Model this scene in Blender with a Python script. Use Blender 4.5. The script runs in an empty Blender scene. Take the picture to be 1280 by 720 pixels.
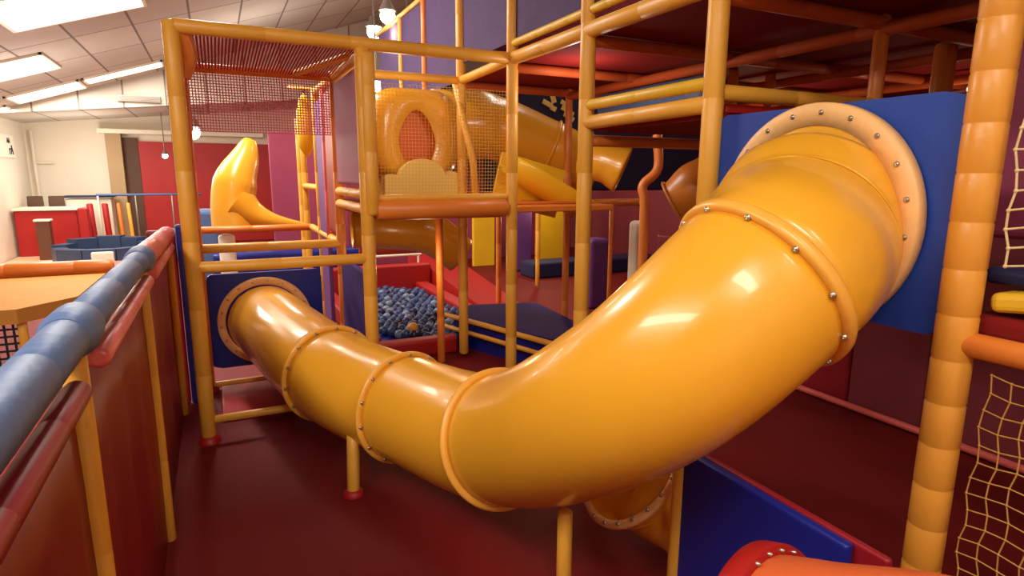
import bpy, bmesh, math, random
from math import sin, cos, pi, radians, sqrt, atan2
from mathutils import Vector, Matrix
random.seed(7)
S = bpy.context.scene
COL = S.collection

# ------------------------------------------------------------------ materials
def lin(c):
    c = c / 255.0
    return c / 12.92 if c <= .04045 else ((c + .055) / 1.055) ** 2.4
def rgb(r, g, b): return (lin(r), lin(g), lin(b), 1)

def mat(name, col, rough=.5, noise=.06, scale=6, bump=0, bscale=60, metal=0, coat=0, spec=.5):
    m = bpy.data.materials.new(name); m.use_nodes = True
    nt = m.node_tree; n = nt.nodes; l = nt.links
    b = n['Principled BSDF']
    b.inputs['Roughness'].default_value = rough
    b.inputs['Metallic'].default_value = metal
    b.inputs['Coat Weight'].default_value = coat
    b.inputs['Specular IOR Level'].default_value = spec
    tc = n.new('ShaderNodeTexCoord')
    nz = n.new('ShaderNodeTexNoise'); nz.inputs['Scale'].default_value = scale; nz.inputs['Detail'].default_value = 4
    l.new(tc.outputs['Object'], nz.inputs['Vector'])
    mx = n.new('ShaderNodeMix'); mx.data_type = 'RGBA'
    mx.inputs[6].default_value = tuple(max(0, c * (1 - noise * 2)) for c in col[:3]) + (1,)
    mx.inputs[7].default_value = tuple(min(1, c * (1 + noise * 2)) for c in col[:3]) + (1,)
    l.new(nz.outputs['Fac'], mx.inputs[0]); l.new(mx.outputs[2], b.inputs['Base Color'])
    if bump:
        n2 = n.new('ShaderNodeTexNoise'); n2.inputs['Scale'].default_value = bscale
        l.new(tc.outputs['Object'], n2.inputs['Vector'])
        bp = n.new('ShaderNodeBump'); bp.inputs['Strength'].default_value = bump; bp.inputs['Distance'].default_value = .01
        l.new(n2.outputs['Fac'], bp.inputs['Height']); l.new(bp.outputs['Normal'], b.inputs['Normal'])
    return m

def net_mat(name, col, cell=.04, width=.22, rough=.7):
    """knotted netting: square holes cut procedurally out of a sheet that carries UVs in metres"""
    m = mat(name, col, rough)
    nt = m.node_tree; n = nt.nodes; l = nt.links
    b = n['Principled BSDF']; out = n['Material Output']
    uv = n.new('ShaderNodeTexCoord'); sp = n.new('ShaderNodeSeparateXYZ')
    l.new(uv.outputs['UV'], sp.inputs[0])
    facs = []
    for k in (0, 1):
        d = n.new('ShaderNodeMath'); d.operation = 'DIVIDE'; d.inputs[1].default_value = cell
        l.new(sp.outputs[k], d.inputs[0])
        f = n.new('ShaderNodeMath'); f.operation = 'FRACT'; l.new(d.outputs[0], f.inputs[0])
        c = n.new('ShaderNodeMath'); c.operation = 'LESS_THAN'; c.inputs[1].default_value = width
        l.new(f.outputs[0], c.inputs[0]); facs.append(c)
    mx = n.new('ShaderNodeMath'); mx.operation = 'MAXIMUM'
    l.new(facs[0].outputs[0], mx.inputs[0]); l.new(facs[1].outputs[0], mx.inputs[1])
    tr = n.new('ShaderNodeBsdfTransparent'); ms = n.new('ShaderNodeMixShader')
    l.new(mx.outputs[0], ms.inputs[0]); l.new(tr.outputs[0], ms.inputs[1]); l.new(b.outputs[0], ms.inputs[2])
    l.new(ms.outputs[0], out.inputs[0])
    return m

def emis(name, col, st):
    m = bpy.data.materials.new(name); m.use_nodes = True
    b = m.node_tree.nodes['Principled BSDF']
    b.inputs['Base Color'].default_value = col
    b.inputs['Emission Color'].default_value = col
    b.inputs['Emission Strength'].default_value = st
    return m

YEL = rgb(240, 166, 34); 
M = {}
M['foam'] = mat('yellow_foam_sleeve', rgb(232, 168, 60), .42, .04, 5, .1, 40)
M['foam_orange'] = mat('orange_vinyl_sleeve', rgb(222, 126, 48), .38, .05, 6, .1, 40)
M['foam_amber'] = mat('amber_foam_sleeve', rgb(220, 148, 52), .36, .04, 5, .1, 40)
M['beam'] = mat('shaded_orange_sleeve', rgb(188, 84, 38), .6, .05, 6, spec=.2)  # orange sleeve, its colour turned red-brown for the light under the deck
M['table_top'] = mat('ochre_table_vinyl', rgb(204, 146, 64), .7, .05, 6, spec=.2)
M['foam_bright'] = mat('bright_yellow_sleeve', rgb(226, 180, 40), .45, .07, 9)
M['tube'] = mat('moulded_orange_yellow_plastic', rgb(236, 168, 44), .27, .04, 2.5, .04, 30, coat=.2)
M['tube_lip'] = mat('moulded_lip_plastic', rgb(244, 190, 122), .45, .06, 20, .1, 60)
M['tube_edge'] = mat('moulded_seam_plastic', rgb(240, 172, 66), .3, .05, 8)
M['yellow_plastic'] = mat('lemon_yellow_plastic', rgb(245, 195, 40), .28, .05, 3)
M['pale_plastic'] = mat('pale_yellow_plastic', rgb(245, 215, 120), .35, .05, 3)
M['orange_in'] = mat('deep_orange_plastic', rgb(228, 88, 14), .4, .06, 3)
M['salmon_tube'] = mat('salmon_orange_plastic', rgb(226, 108, 58), .4, .05, 4)
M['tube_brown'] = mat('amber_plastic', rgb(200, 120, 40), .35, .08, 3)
M['bolt'] = mat('zinc_bolt', rgb(190, 180, 165), .3, .05, 30, metal=.9)
M['bolt_dark'] = mat('plum_bolt_cap', rgb(80, 35, 45), .35, .05, 30)
M['blue'] = mat('royal_blue_panel', rgb(28, 66, 158), .45, .04, 5)
M['navy'] = mat('navy_blue_panel', rgb(20, 32, 128), .42, .04, 5)
M['navy_dark'] = mat('dark_navy_cloth', rgb(26, 24, 66), .7, .06, 5)
M['bluepad'] = mat('slate_blue_vinyl', rgb(76, 104, 148), .5, .1, 14, .25, 35)
M['bluedark'] = mat('dark_slate_blue_vinyl', rgb(48, 66, 98), .45, .1, 8)
M['bluemat'] = mat('blue_violet_mat', rgb(54, 34, 104), .8, .05, 5, spec=.2)
M['red'] = mat('crimson_vinyl', rgb(142, 22, 34), .42, .07, 4, .05, 12)
M['red_bright'] = mat('bright_red_vinyl', rgb(168, 22, 20), .5, .05, 4)
M['red_rose'] = mat('salmon_red_sleeve', rgb(226, 104, 96), .35, .07, 10, .1, 40)
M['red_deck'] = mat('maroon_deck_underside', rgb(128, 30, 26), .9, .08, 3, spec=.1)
M['rose'] = mat('rose_purple_vinyl', rgb(150, 56, 88), .6, .06, 4)
M['dusty'] = mat('dusty_maroon_vinyl', rgb(128, 44, 54), .6, .06, 4)
M['purple'] = mat('purple_padding', rgb(104, 56, 128), .55, .06, 5)
M['purple_mesh'] = mat('purple_mesh_cloth', rgb(70, 46, 94), .8, .1, 8, .5, 120)
M['carpet'] = mat('dark_red_carpet', rgb(114, 15, 14), .65, .12, 1.3, .35, 220, spec=.3)
M['white_wall'] = mat('off_white_plaster', rgb(226, 216, 196), .8, .03, 2)
M['beige'] = mat('beige_pilaster_paint', rgb(170, 142, 105), .8, .04, 2)
M['brown'] = mat('dark_brown_recess', rgb(88, 62, 48), .8, .05, 2)
M['white'] = mat('white_plastic', rgb(235, 228, 205), .5, .04, 4)
M['cream'] = mat('cream_lit_floor', rgb(235, 190, 150), .5, .06, 2)  # window light on the far floor, put into the colour
M['metal'] = mat('grey_metal', rgb(150, 140, 130), .4, .05, 8, metal=.6)
M['black'] = mat('black_metal', rgb(25, 22, 22), .5, .05, 8)
M['rope_yel'] = mat('yellow_rope', rgb(190, 140, 62), .7, .1, 60)
M['rope_white'] = mat('cream_rope', rgb(220, 195, 140), .7, .1, 60)
M['bronze'] = mat('brown_bin_paint', rgb(100, 58, 38), .5, .06, 6)
M['net_red'] = net_mat('red_netting', rgb(176, 26, 52), .02, .56)
M['net_pink'] = net_mat('pink_netting', rgb(228, 110, 132), .02, .34)
M['net_yel'] = net_mat('amber_netting', rgb(232, 175, 80), .024, .11)
M['net_purple'] = net_mat('violet_netting', rgb(112, 60, 110), .036, .34)
M['net_black'] = net_mat('black_netting', rgb(26, 22, 26), .05, .3)
M['lamp'] = emis('lamp_diffuser', (1, .93, .82, 1), 4.5)
M['bulb'] = emis('hot_bulb', (1, .86, .66, 1), 16)
M['warm_far'] = emis('amber_lit_panel', (1, .55, .08, 1), .0)
M['ball_blue'] = mat('blue_ball', rgb(44, 70, 120), .35, .03)
M['ball_pale'] = mat('pale_blue_ball', rgb(120, 138, 165), .3, .03)
M['ball_navy'] = mat('navy_ball', rgb(26, 34, 74), .35, .03)
M['ball_yel'] = mat('yellow_ball', rgb(215, 160, 80), .3, .03)

# ceiling: suspended tiles with dark grid
def ceiling_mat():
    m = mat('ceiling_tiles', rgb(205, 194, 180), .85, .05, 1.5)
    n = m.node_tree.nodes; l = m.node_tree.links; b = n['Principled BSDF']
    src = b.inputs['Base Color'].links[0].from_socket
    tc = n.new('ShaderNodeTexCoord'); mp = n.new('ShaderNodeMapping')
    mp.inputs['Scale'].default_value = (1, 1, 1)
    br = n.new('ShaderNodeTexBrick'); br.offset = 0; br.inputs['Scale'].default_value = 1
    br.inputs['Brick Width'].default_value = .75; br.inputs['Row Height'].default_value = 1.35
    br.inputs['Mortar Size'].default_value = .016; br.inputs['Mortar Smooth'].default_value = .1
    br.inputs['Color1'].default_value = (1, 1, 1, 1); br.inputs['Color2'].default_value = (.78, .8, .8, 1)
    br.inputs['Mortar'].default_value = (.3, .27, .25, 1)
    l.new(tc.outputs['Object'], mp.inputs[0]); l.new(mp.outputs[0], br.inputs['Vector'])
    mx = n.new('ShaderNodeMix'); mx.data_type = 'RGBA'; mx.blend_type = 'MULTIPLY'; mx.inputs[0].default_value = 1
    l.new(src, mx.inputs[6]); l.new(br.outputs['Color'], mx.inputs[7]); l.new(mx.outputs[2], b.inputs['Base Color'])
    return m
M['ceiling'] = ceiling_mat()

# ------------------------------------------------------------------ mesh helpers
class MB:
    def __init__(s): s.v = []; s.f = []; s.uv = {}; s.flat = set()
    def add(s, v, f, flat=False):
        o = len(s.v); s.v += [tuple(p) for p in v]
        for q in f:
            if flat: s.flat.add(len(s.f))
            s.f.append(tuple(i + o for i in q))
        return s
    def box(s, x0, x1, y0, y1, z0, z1, bev=0, rot=None, piv=None):
        bm = bmesh.new(); bmesh.ops.create_cube(bm, size=1)
        for v in bm.verts:
            v.co = Vector(((x0 + x1) / 2 + v.co.x * (x1 - x0), (y0 + y1) / 2 + v.co.y * (y1 - y0), (z0 + z1) / 2 + v.co.z * (z1 - z0)))
        if bev: bmesh.ops.bevel(bm, geom=list(bm.edges), offset=min(bev, .49 * min(x1 - x0, y1 - y0, z1 - z0)), segments=3, affect='EDGES', profile=.5)
        if rot is not None:
            bmesh.ops.transform(bm, matrix=Matrix.Translation(Vector(piv)) @ rot @ Matrix.Translation(-Vector(piv)), verts=bm.verts)
        bm.verts.index_update()
        s.add([v.co[:] for v in bm.verts], [[v.index for v in f.verts] for f in bm.faces], flat=True)
        bm.free(); return s
    def sweep(s, pts, rad, seg=20, caps=True, closed=False, arc=None, up=None, sq=None):
        """tube through pts; rad a number or list; arc=(a0,a1) makes an open trough"""
        P = [Vector(p) for p in pts]; n = len(P)
        R = rad if isinstance(rad, (list, tuple)) else [rad] * n
        rings = []; prev = None
        for i in range(n):
            if closed: t = P[(i + 1) % n] - P[i - 1]
            else: t = P[min(i + 1, n - 1)] - P[max(i - 1, 0)]
            if t.length < 1e-9: t = Vector((0, 0, 1))
            t.normalize()
            if up is not None: a = Vector(up) - t * Vector(up).dot(t)
            elif prev is None:
                h = Vector((0, 0, 1)) if abs(t.z) < .9 else Vector((1, 0, 0)); a = h - t * h.dot(t)
            else: a = prev - t * prev.dot(t)
            a.normalize(); prev = a; b = t.cross(a)
            m_ = seg if arc is None else seg + 1
            ring = []
            for k in range(m_):
                an = 2 * pi * k / seg if arc is None else arc[0] + (arc[1] - arc[0]) * k / seg
                ring.append(P[i] + (a * cos(an) + b * sin(an)) * R[i])
            rings.append(ring)
        m_ = len(rings[0]); v = [p for r in rings for p in r]; f = []
        for i in range(n if closed else n - 1):
            for k in range(m_ if arc is None else m_ - 1):
                j = (i + 1) % n
                f.append((i * m_ + k, i * m_ + (k + 1) % m_, j * m_ + (k + 1) % m_, j * m_ + k))
        s.add(v, f)
        if caps and not closed and arc is None:
            s.add(rings[0], [tuple(range(m_))[::-1]], True); s.add(rings[-1], [tuple(range(m_))], True)
        return s
    def rod(s, a, b, r, seg=16, seams=None, round_=True):
        a = Vector(a); b = Vector(b); L = (b - a).length; d = (b - a) / L
        st = []
        if round_: st += [(0, r * .55), (r * .12, r * .82), (r * .35, r)]
        else: st += [(0, r)]
        if seams:
            q = seams
            while q < L - seams * .5:
                st += [(q - .006, r), (q - .002, r * .965), (q + .002, r * .965), (q + .006, r * 1.0)]; q += seams
        if round_: st += [(L - r * .35, r), (L - r * .12, r * .82), (L, r * .55)]
        else: st += [(L, r)]
        return s.sweep([a + d * t for t, _ in st], [q for _, q in st], seg)
    def sphere(s, c, r, seg=12, rings=8, sc=(1, 1, 1)):
        v = [(c[0], c[1], c[2] + r * sc[2])]; f = []
        for i in range(1, rings):
            th = pi * i / rings
            for k in range(seg):
                a = 2 * pi * k / seg
                v.append((c[0] + r * sc[0] * sin(th) * cos(a), c[1] + r * sc[1] * sin(th) * sin(a), c[2] + r * sc[2] * cos(th)))
        v.append((c[0], c[1], c[2] - r * sc[2])); e = len(v) - 1
        for k in range(seg):
            f.append((0, 1 + k, 1 + (k + 1) % seg)); f.append((e, 1 + (rings - 2) * seg + (k + 1) % seg, 1 + (rings - 2) * seg + k))
            for i in range(rings - 2):
                a0 = 1 + i * seg + k; a1 = 1 + i * seg + (k + 1) % seg
                f.append((a0, a0 + seg, a1 + seg, a1))
        return s.add(v, f)
    def annulus(s, c, n, r0, r1, th, seg=48):
        """flat ring with thickness th, facing n"""
        c = Vector(c); n = Vector(n).normalized()
        h = Vector((0, 0, 1)) if abs(n.z) < .9 else Vector((1, 0, 0))
        a = (h - n * h.dot(n)).normalized(); b = n.cross(a)
        e = min(.008, th * .3)
        prof = [(r0, -th / 2), (r1 - e, -th / 2), (r1, -th / 2 + e), (r1, th / 2 - e), (r1 - e, th / 2), (r0 + e, th / 2), (r0, th / 2 - e)]
        v = []; f = []; m_ = len(prof)
        for k in range(seg):
            an = 2 * pi * k / seg; d = a * cos(an) + b * sin(an)
            for (r, z) in prof: v.append(c + d * r + n * z)
        for k in range(seg):
            for i in range(m_):
                f.append((k * m_ + i, k * m_ + (i + 1) % m_, ((k + 1) % seg) * m_ + (i + 1) % m_, ((k + 1) % seg) * m_ + i))
        return s.add(v, f)
    def build(s, name, m, parent=None, loc=None):
        me = bpy.data.meshes.new(name); me.from_pydata(s.v, [], s.f)
        me.polygons.foreach_set('use_smooth', [i not in s.flat for i in range(len(s.f))])
        me.materials.append(M[m] if isinstance(m, str) else m); me.update()
        bm = bmesh.new(); bm.from_mesh(me); bmesh.ops.recalc_face_normals(bm, faces=bm.faces)
        bm.to_mesh(me); bm.free()
        o = bpy.data.objects.new(name, me); COL.objects.link(o)
        if parent: o.parent = parent; o.matrix_parent_inverse = Matrix.Translation(-Vector(parent.location))
        return o

def sheet(name, p0, p1, p3, m, parent=None, sag=0):
    """a rectangular hung sheet (p0 origin, p1 along u, p3 along v), UVs in metres, gently bulged"""
    p0, p1, p3 = Vector(p0), Vector(p1), Vector(p3)
    U = p1 - p0; V = p3 - p0; nrm = U.cross(V).normalized()
    nu, nv = 10, 8; v = []; uv = []
    for j in range(nv + 1):
        for i in range(nu + 1):
            a, b = i / nu, j / nv
            v.append(p0 + U * a + V * b + nrm * sag * sin(pi * a) * sin(pi * b)); uv.append((a * U.length, b * V.length))
    f = [(j * (nu + 1) + i, j * (nu + 1) + i + 1, (j + 1) * (nu + 1) + i + 1, (j + 1) * (nu + 1) + i) for j in range(nv) for i in range(nu)]
    me = bpy.data.meshes.new(name); me.from_pydata([tuple(q) for q in v], [], f)
    L = me.uv_layers.new(name='UVMap')
    for p in me.polygons:
        for li in p.loop_indices: L.data[li].uv = uv[me.loops[li].vertex_index]
        p.use_smooth = True
    me.materials.append(M[m]); me.update()
    o = bpy.data.objects.new(name, me); COL.objects.link(o)
    if parent: o.parent = parent; o.matrix_parent_inverse = Matrix.Translation(-Vector(parent.location))
    return o

def tag(o, label=None, cat=None, group=None, kind=None):
    if label: o['label'] = label
    if cat: o['category'] = cat
    if group: o['group'] = group
    if kind: o['kind'] = kind
    return o
def thing(name, loc, label, cat, group=None):
    o = bpy.data.objects.new(name, None); o.location = loc; o.empty_display_size = .1; COL.objects.link(o)
    return tag(o, label, cat, group)
def struct(o): o['kind'] = 'structure'; return o

def catmull(P, n=12):
    P = [Vector(p) for p in P]; out = []
    Q = [P[0] * 2 - P[1]] + P + [P[-1] * 2 - P[-2]]
    for i in range(1, len(Q) - 2):
        for k in range(n):
            t = k / n; a, b, c, d = Q[i - 1], Q[i], Q[i + 1], Q[i + 2]
            out.append(.5 * ((2 * b) + (c - a) * t + (2 * a - 5 * b + 4 * c - d) * t * t + (3 * b - a - 3 * c + d) * t ** 3))
    out.append(P[-1]); return out

# ------------------------------------------------------------------ the hall
XL, XR, YF, YB = -3.7, 7.6, -3.2, 17.0
def zc(x): return 4.0 + .33 * x
struct(MB().box(XL - .2, XR + .2, YF - .2, YB + .2, -.12, 0).build('floor', 'carpet'))
c = MB(); L = sqrt(1 + .33 ** 2)
co = MB().box(0, (XR - XL) * L + .4, 0, YB - YF, 0, .1).build('ceiling', 'ceiling')
co.location = (XL, YF, zc(XL)); co.rotation_euler = (0, -math.atan(.33), 0); struct(co)
struct(MB().box(XL - .15, XL, YF, YB, 0, zc(XL) + .05).build('wall_left', 'white_wall'))
struct(MB().box(XR, XR + .15, YF, YB, 0, zc(XR)).build('wall_right', 'dusty'))
def wallpoly(name, x0, x1, y0, y1, z0, m):
    v = [(x0, y0, z0), (x1, y0, z0), (x1, y0, zc(x1)), (x0, y0, zc(x0)), (x0, y1, z0), (x1, y1, z0), (x1, y1, zc(x1)), (x0, y1, zc(x0))]
    return struct(MB().add(v, [(0, 1, 2, 3), (7, 6, 5, 4), (0, 4, 5, 1), (1, 5, 6, 2), (2, 6, 7, 3), (3, 7, 4, 0)], True).build(name, m))
wallpoly('wall_front', XL, XR, YF - .15, YF, 0, 'white_wall')
wallpoly('wall_back', XL, XR, YB, YB + .15, 0, 'white_wall')
struct(MB().box(-2.17, -1.86, YB - .25, YB, 0, 2.58, .01).build('trim_1', 'beige'))
struct(MB().box(-1.86, -1.55, YB - .12, YB, 0, 2.5).build('trim_2', 'brown'))
struct(MB().box(-1.55, 6.2, YB - .1, YB, 0, 2.42).build('trim_3', 'red_bright'))
struct(MB().box(-2.3, 1.2, YB - .32, YB, 2.58, 2.68, .01).build('trim_4', 'white'))
struct(MB().box(XL + .02, -.9, 12.9, YB - .3, 0, .012).build('trim_5', 'cream'))  # floor patch painted pale where window light falls
sx0, sx1 = XL, 5.0
def zs(x): return 2.76 + .10 * (x - XL)
v = [(sx0, 14.6, zs(sx0)), (sx1, 14.6, zs(sx1)), (sx1, 14.6, zc(sx1)), (sx0, 14.6, zc(sx0) + .02), (sx0, YB, zs(sx0)), (sx1, YB, zs(sx1)), (sx1, YB, zc(sx1)), (sx0, YB, zc(sx0) + .02)]
struct(MB().add(v, [(0, 1, 2, 3), (7, 6, 5, 4), (0, 4, 5, 1), (1, 5, 6, 2), (2, 6, 7, 3), (3, 7, 4, 0)], True).build('trim_7', 'ceiling'))
# pipe conduit on the wall corner
cd = MB().rod((XL + .14, YB - .06, .05), (XL + .14, YB - .06, 2.6), .035); cd.rod((XL + .14, YB - .06, 1.9), (XL + .5, YB - .06, 1.9), .025)
struct(cd.build('trim_6', 'white_wall'))

# ceiling fixtures on the slope
def slope_fixture(x0, x1, y0, y1, label, power, m='lamp'):
    cx, cy = (x0 + x1) / 2, (y0 + y1) / 2
    t = thing('ceiling_light', (cx, cy, zc(cx)), label, 'light')
    rot = Matrix.Rotation(-math.atan(.33), 4, 'Y'); piv = (cx, cy, zc(cx))
    hx = (x1 - x0) / 2 * L
    fr = MB()
    for a in ((cx - hx, cx + hx, y0, y0 + .04), (cx - hx, cx + hx, y1 - .04, y1), (cx - hx, cx - hx + .04, y0, y1), (cx + hx - .04, cx + hx, y0, y1)):
        fr.box(a[0], a[1], a[2], a[3], zc(cx) - .035, zc(cx) + .03, 0, rot, piv)
    fr.build('frame', 'white', t)
    MB().box(cx - hx + .03, cx + hx - .03, y0 + .03, y1 - .03, zc(cx) - .02, zc(cx) + .02, 0, rot, piv).build('diffuser', m, t)
    if power:
        ld = bpy.data.lights.new('ceiling_glow', 'AREA'); ld.shape = 'RECTANGLE'; ld.size = hx * 1.9; ld.size_y = (y1 - y0) * .95
        ld.energy = power; ld.color = (1, .92, .82)
        lo = bpy.data.objects.new('ceiling_glow', ld); COL.objects.link(lo)
        lo.location = (cx + .05, cy, zc(cx) - .05); lo.rotation_euler = (0, -math.atan(.33), 0)
LP = [(-2.0, -.6, 8.0, 9.35, 'wide bright ceiling light panel at the top left corner of the ceiling', 90),
      (-3.0, -2.02, 10.75, 12.0, 'white ceiling light panel below the widest one, at the left edge', 60),
      (-3.15, -2.04, 13.45, 14.4, 'long ceiling light strip, the left of the two joined end to end', 45),
      (-2.0, -.7, 13.45, 14.05, 'narrow ceiling light strip running up to the corner of the netted tower', 45),
      (-3.62, -3.32, 14.3, 14.75, 'small ceiling light just above the white wall at the left edge', 10)]
for a in LP: slope_fixture(*a)
# unseen fixtures over and behind the viewer, added for general light at this end
for i, (x0, x1, y0, y1, p) in enumerate([(-2.0, -1.6, -.6, 2.4, 95), (-.4, 0, -2.6, -.2, 80), (1.6, 2.0, -2.9, -1.2, 50), (-.3, .1, 5.6, 7.2, 130), (4.2, 4.6, 5.0, 8.0, 60)]):
    slope_fixture(x0, x1, y0, y1, ['long unseen ceiling tube fixture over the padded fence', 'unseen ceiling tube fixture just behind the viewer', 'unseen ceiling tube fixture behind the viewer on the right',
                  'unseen ceiling fixture above the netted tower', 'unseen ceiling fixture above the upper deck'][i], p)
# air vent
vt = MB().box(-1.6, -.85, 14.54, 14.6, 3.08, 3.22, .01)
for k in range(4): vt.box(-1.57, -.88, 14.52, 14.545, 3.1 + k * .03, 3.112 + k * .03)
tag(vt.build('air_vent', 'metal'), 'dark slotted air vent high on the far wall', 'vent')
# spot lamps
def bulb(x, y, z, r, label, hang=True):
    t = thing('spot_lamp', (x, y, z), label, 'lamp')
    MB().sphere((x, y, z), r).build('bulb', 'bulb', t)
    b = MB().sweep([(x, y, z + r * .6), (x, y, z + r * 1.1), (x, y, z + r * 2)], [r * 1.15, r * .9, r * .45], 14)
    if hang: b.rod((x, y, z + r * 2), (x, y, zc(x) - .01), .012, 8)
    b.build('lamp_housing', 'metal', t)
bulb(-.32, 13.9, 2.5, .15, 'glowing round lamp seen through the tower net beside its left post')
bulb(-.97, 16.2, 2.08, .06, 'small white lamp in front of the dark red far wall')
bulb(1.98, 7.4, 3.52, .09, 'bright lamp hanging highest, beside the slanting edge of the purple upper nets')
bulb(2.33, 9.5, 3.79, .11, 'bright lamp at the lower end of the purple upper net edge')
bulb(2.68, 9.83, 3.51, .09, 'left of two small lamps under the long yellow top rail')
bulb(2.91, 9.72, 3.5, .08, 'right of two small lamps under the long yellow top rail')
bulb(2.3, 9.35, 3.0, .09, 'bright lamp peeking beside the thick post at the slide entrance')
bulb(5.28, 2.78, 2.36, .025, 'tiny lamp under the dark deck at the upper right', False)
bulb(4.55, 3.05, 2.36, .03, 'tiny lamp on the beams under the dark deck, above the blue slide panel', False)

# ------------------------------------------------------------------ climbing frame
G = .043
def post(x, y, z0, z1, t, r=G, m='foam', seams=.42, lean=(0, 0)):
    o = MB().rod((x, y, z0), (x + lean[0], y + lean[1], z1), r, 18, seams).build('post', m, t); return o
def rail(a, b, t, r=.036, m='foam', seams=.5, name='rail'):
    return MB().rod(a, b, r, 16, seams).build(name, m, t)
def foot(x, y, t, m='red_bright'):
    MB().sweep([(x, y, .0), (x, y, .03), (x, y, .045)], [.07, .065, .045], 18).build('foot_plate', m, t)

PX = (-.155, .915, 2.0); Y1, Y2, Y3 = 4.094, 5.11, 6.12
tower = thing('climbing_frame', (-.155, 4.094, 0), 'yellow padded pipe frame of the low netted tower, behind the crawl tube', 'climbing frame')
post(PX[0], Y1, 0.03, 2.55, tower, .046); foot(PX[0], Y1, tower)
post(PX[1], Y1, 0.03, 2.5, tower, .046); foot(PX[1], Y1, tower)
post(PX[1] + .028, Y1 - .02, 1.42, 2.47, tower, .05)
post(PX[0], Y2, 0.03, 2.5, tower, .04, 'foam_orange'); foot(PX[0], Y2, tower)
post(PX[1], Y2, 0.03, 2.5, tower, .04, 'foam_orange')
post(PX[1], 5.62, 1.13, 2.42, tower, .034, 'red_rose')
post(PX[1], Y3, 0.03, 2.5, tower, .036, 'foam')
post(PX[1], 7.15, 0.03, 2.4, tower, .034, 'foam')
post(1.02, 8.4, 0.03, 2.4, tower, .034, 'foam')
rail((PX[0], Y1, 2.52), (2.0, Y1, 2.52), tower, .042)
rail((PX[0], Y2, 2.45), (PX[1], Y2, 2.45), tower, .034, 'foam_orange')
rail((PX[1], Y2, 2.5), (2.0, Y2, 2.5), tower, .034)
rail((PX[0], Y1, 2.45), (PX[0], Y2, 2.45), tower, .036, 'foam_orange')
rail((PX[1], Y1, 2.45), (PX[1], Y3, 2.45), tower, .036)
rail((PX[0], Y1, 1.13), (PX[1], Y1, 1.13), tower, .036)
rail((PX[0], Y2, 1.13), (PX[1], Y2, 1.13), tower, .036)
rail((PX[0] - .02, 6.8, 1.13), (PX[1], 6.8, 1.13), tower, .036, 'foam_orange')
rail((PX[1], Y2, 1.13), (PX[1], 6.8, 1.13), tower, .034)
rail((PX[0], Y1, .145), (.75, Y1, .145), tower, .026)
rail((PX[0], Y2, .045), (PX[1], Y2, .045), tower, .026)
rail((PX[1], Y1, 1.56), (PX[1], Y2, 1.56), tower, .034)
rail((PX[1], Y1, 1.46), (PX[1], Y2, 1.46), tower, .036)
rail((PX[1], Y3, 1.56), (PX[1], 7.15, 1.56), tower, .034)
# diagonal brace on the roof
rail((.62, Y2 - .05, 2.45), (.9, Y1 + .25, 2.49), tower, .026)
# triangular sleeve at the top corner
MB().sweep([(PX[0] + .04, Y1 + .05, 2.5), (PX[0] + .07, Y1 + .1, 2.38), (PX[0] + .05, Y1 + .1, 2.25)], [.06, .06, .03], 14).build('corner_sleeve', 'foam_orange', tower)

roof = sheet('roof_net', (PX[0], Y1, 2.49), (PX[1], Y1, 2.49), (PX[0], Y2, 2.44), 'net_red'); tag(roof, 'dark red net stretched flat as the roof of the left tower', 'net')
bn = sheet('wall_net', (PX[0], Y2, 2.0), (PX[1], Y2, 2.0), (PX[0], Y2, 2.43), 'net_pink', sag=.02); tag(bn, 'pinkish net hanging from the rear top rail of the left tower', 'net')
sn = sheet('wall_net', (PX[0] - .05, Y1 + .03, 1.15), (PX[0] - .05, Y2, 1.15), (PX[0] - .05, Y1 + .03, 2.5), 'net_red', sag=.02); tag(sn, 'red net laced along the left post of the tower', 'net')
fn = sheet('wall_net', (PX[1] + .04, Y1 + .04, 1.5), (1.97, Y1 + .04, 1.5), (PX[1] + .04, Y1 + .04, 2.3), 'net_yel', sag=.03); tag(fn, 'thin amber net in front of the arched slide entrance', 'net')

def panel(name, x0, x1, y0, y1, z0, z1, m, label, cat='panel', bev=.03, group=None):
    o = MB().box(x0, x1, y0, y1, z0, z1, bev).build(name, m); return tag(o, label, cat, group)
panel('padded_board', PX[1] - .02, PX[1] + .02, Y1 + .08, Y2 - .06, 1.62, 2.4, 'rose', 'rose red padded strip right beside the thick front post of the netted tower')
panel('padded_board', PX[1] - .02, PX[1] + .02, Y2 + .06, 5.57, 1.2, 2.38, 'red', 'dark red padded strip between two salmon sleeved posts')
panel('padded_board', PX[1] - .02, PX[1] + .02, 5.68, 6.08, .3, 2.36, 'purple', 'tall purple padded strip at the rear of the left tower')
panel('padded_board', PX[1] - .02, PX[1] + .02, Y1 + .1, Y2 - .06, .16, 1.02, 'bluemat', 'purple padded board low under the tower, right of the crawl tube panel')

# decks of the middle bay
mid = thing('play_deck', (1.46, 5.1, 1.42), 'orange edged deck of the middle bay carrying the arched slide entrance', 'deck')
MB().rod((PX[1] + .05, Y1, 1.455), (1.96, Y1, 1.455), .07, 18).build('edge_pad', 'foam_orange', mid)
MB().rod((PX[1] + .05, Y1, 1.535), (1.96, Y1, 1.535), .028, 16, .16).build('edge_pad', 'foam', mid)
MB().box(PX[1] + .04, 1.98, Y1 + .02, 6.1, 1.40, 1.46, .01).build('deck_board', 'red_deck', mid)

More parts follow.
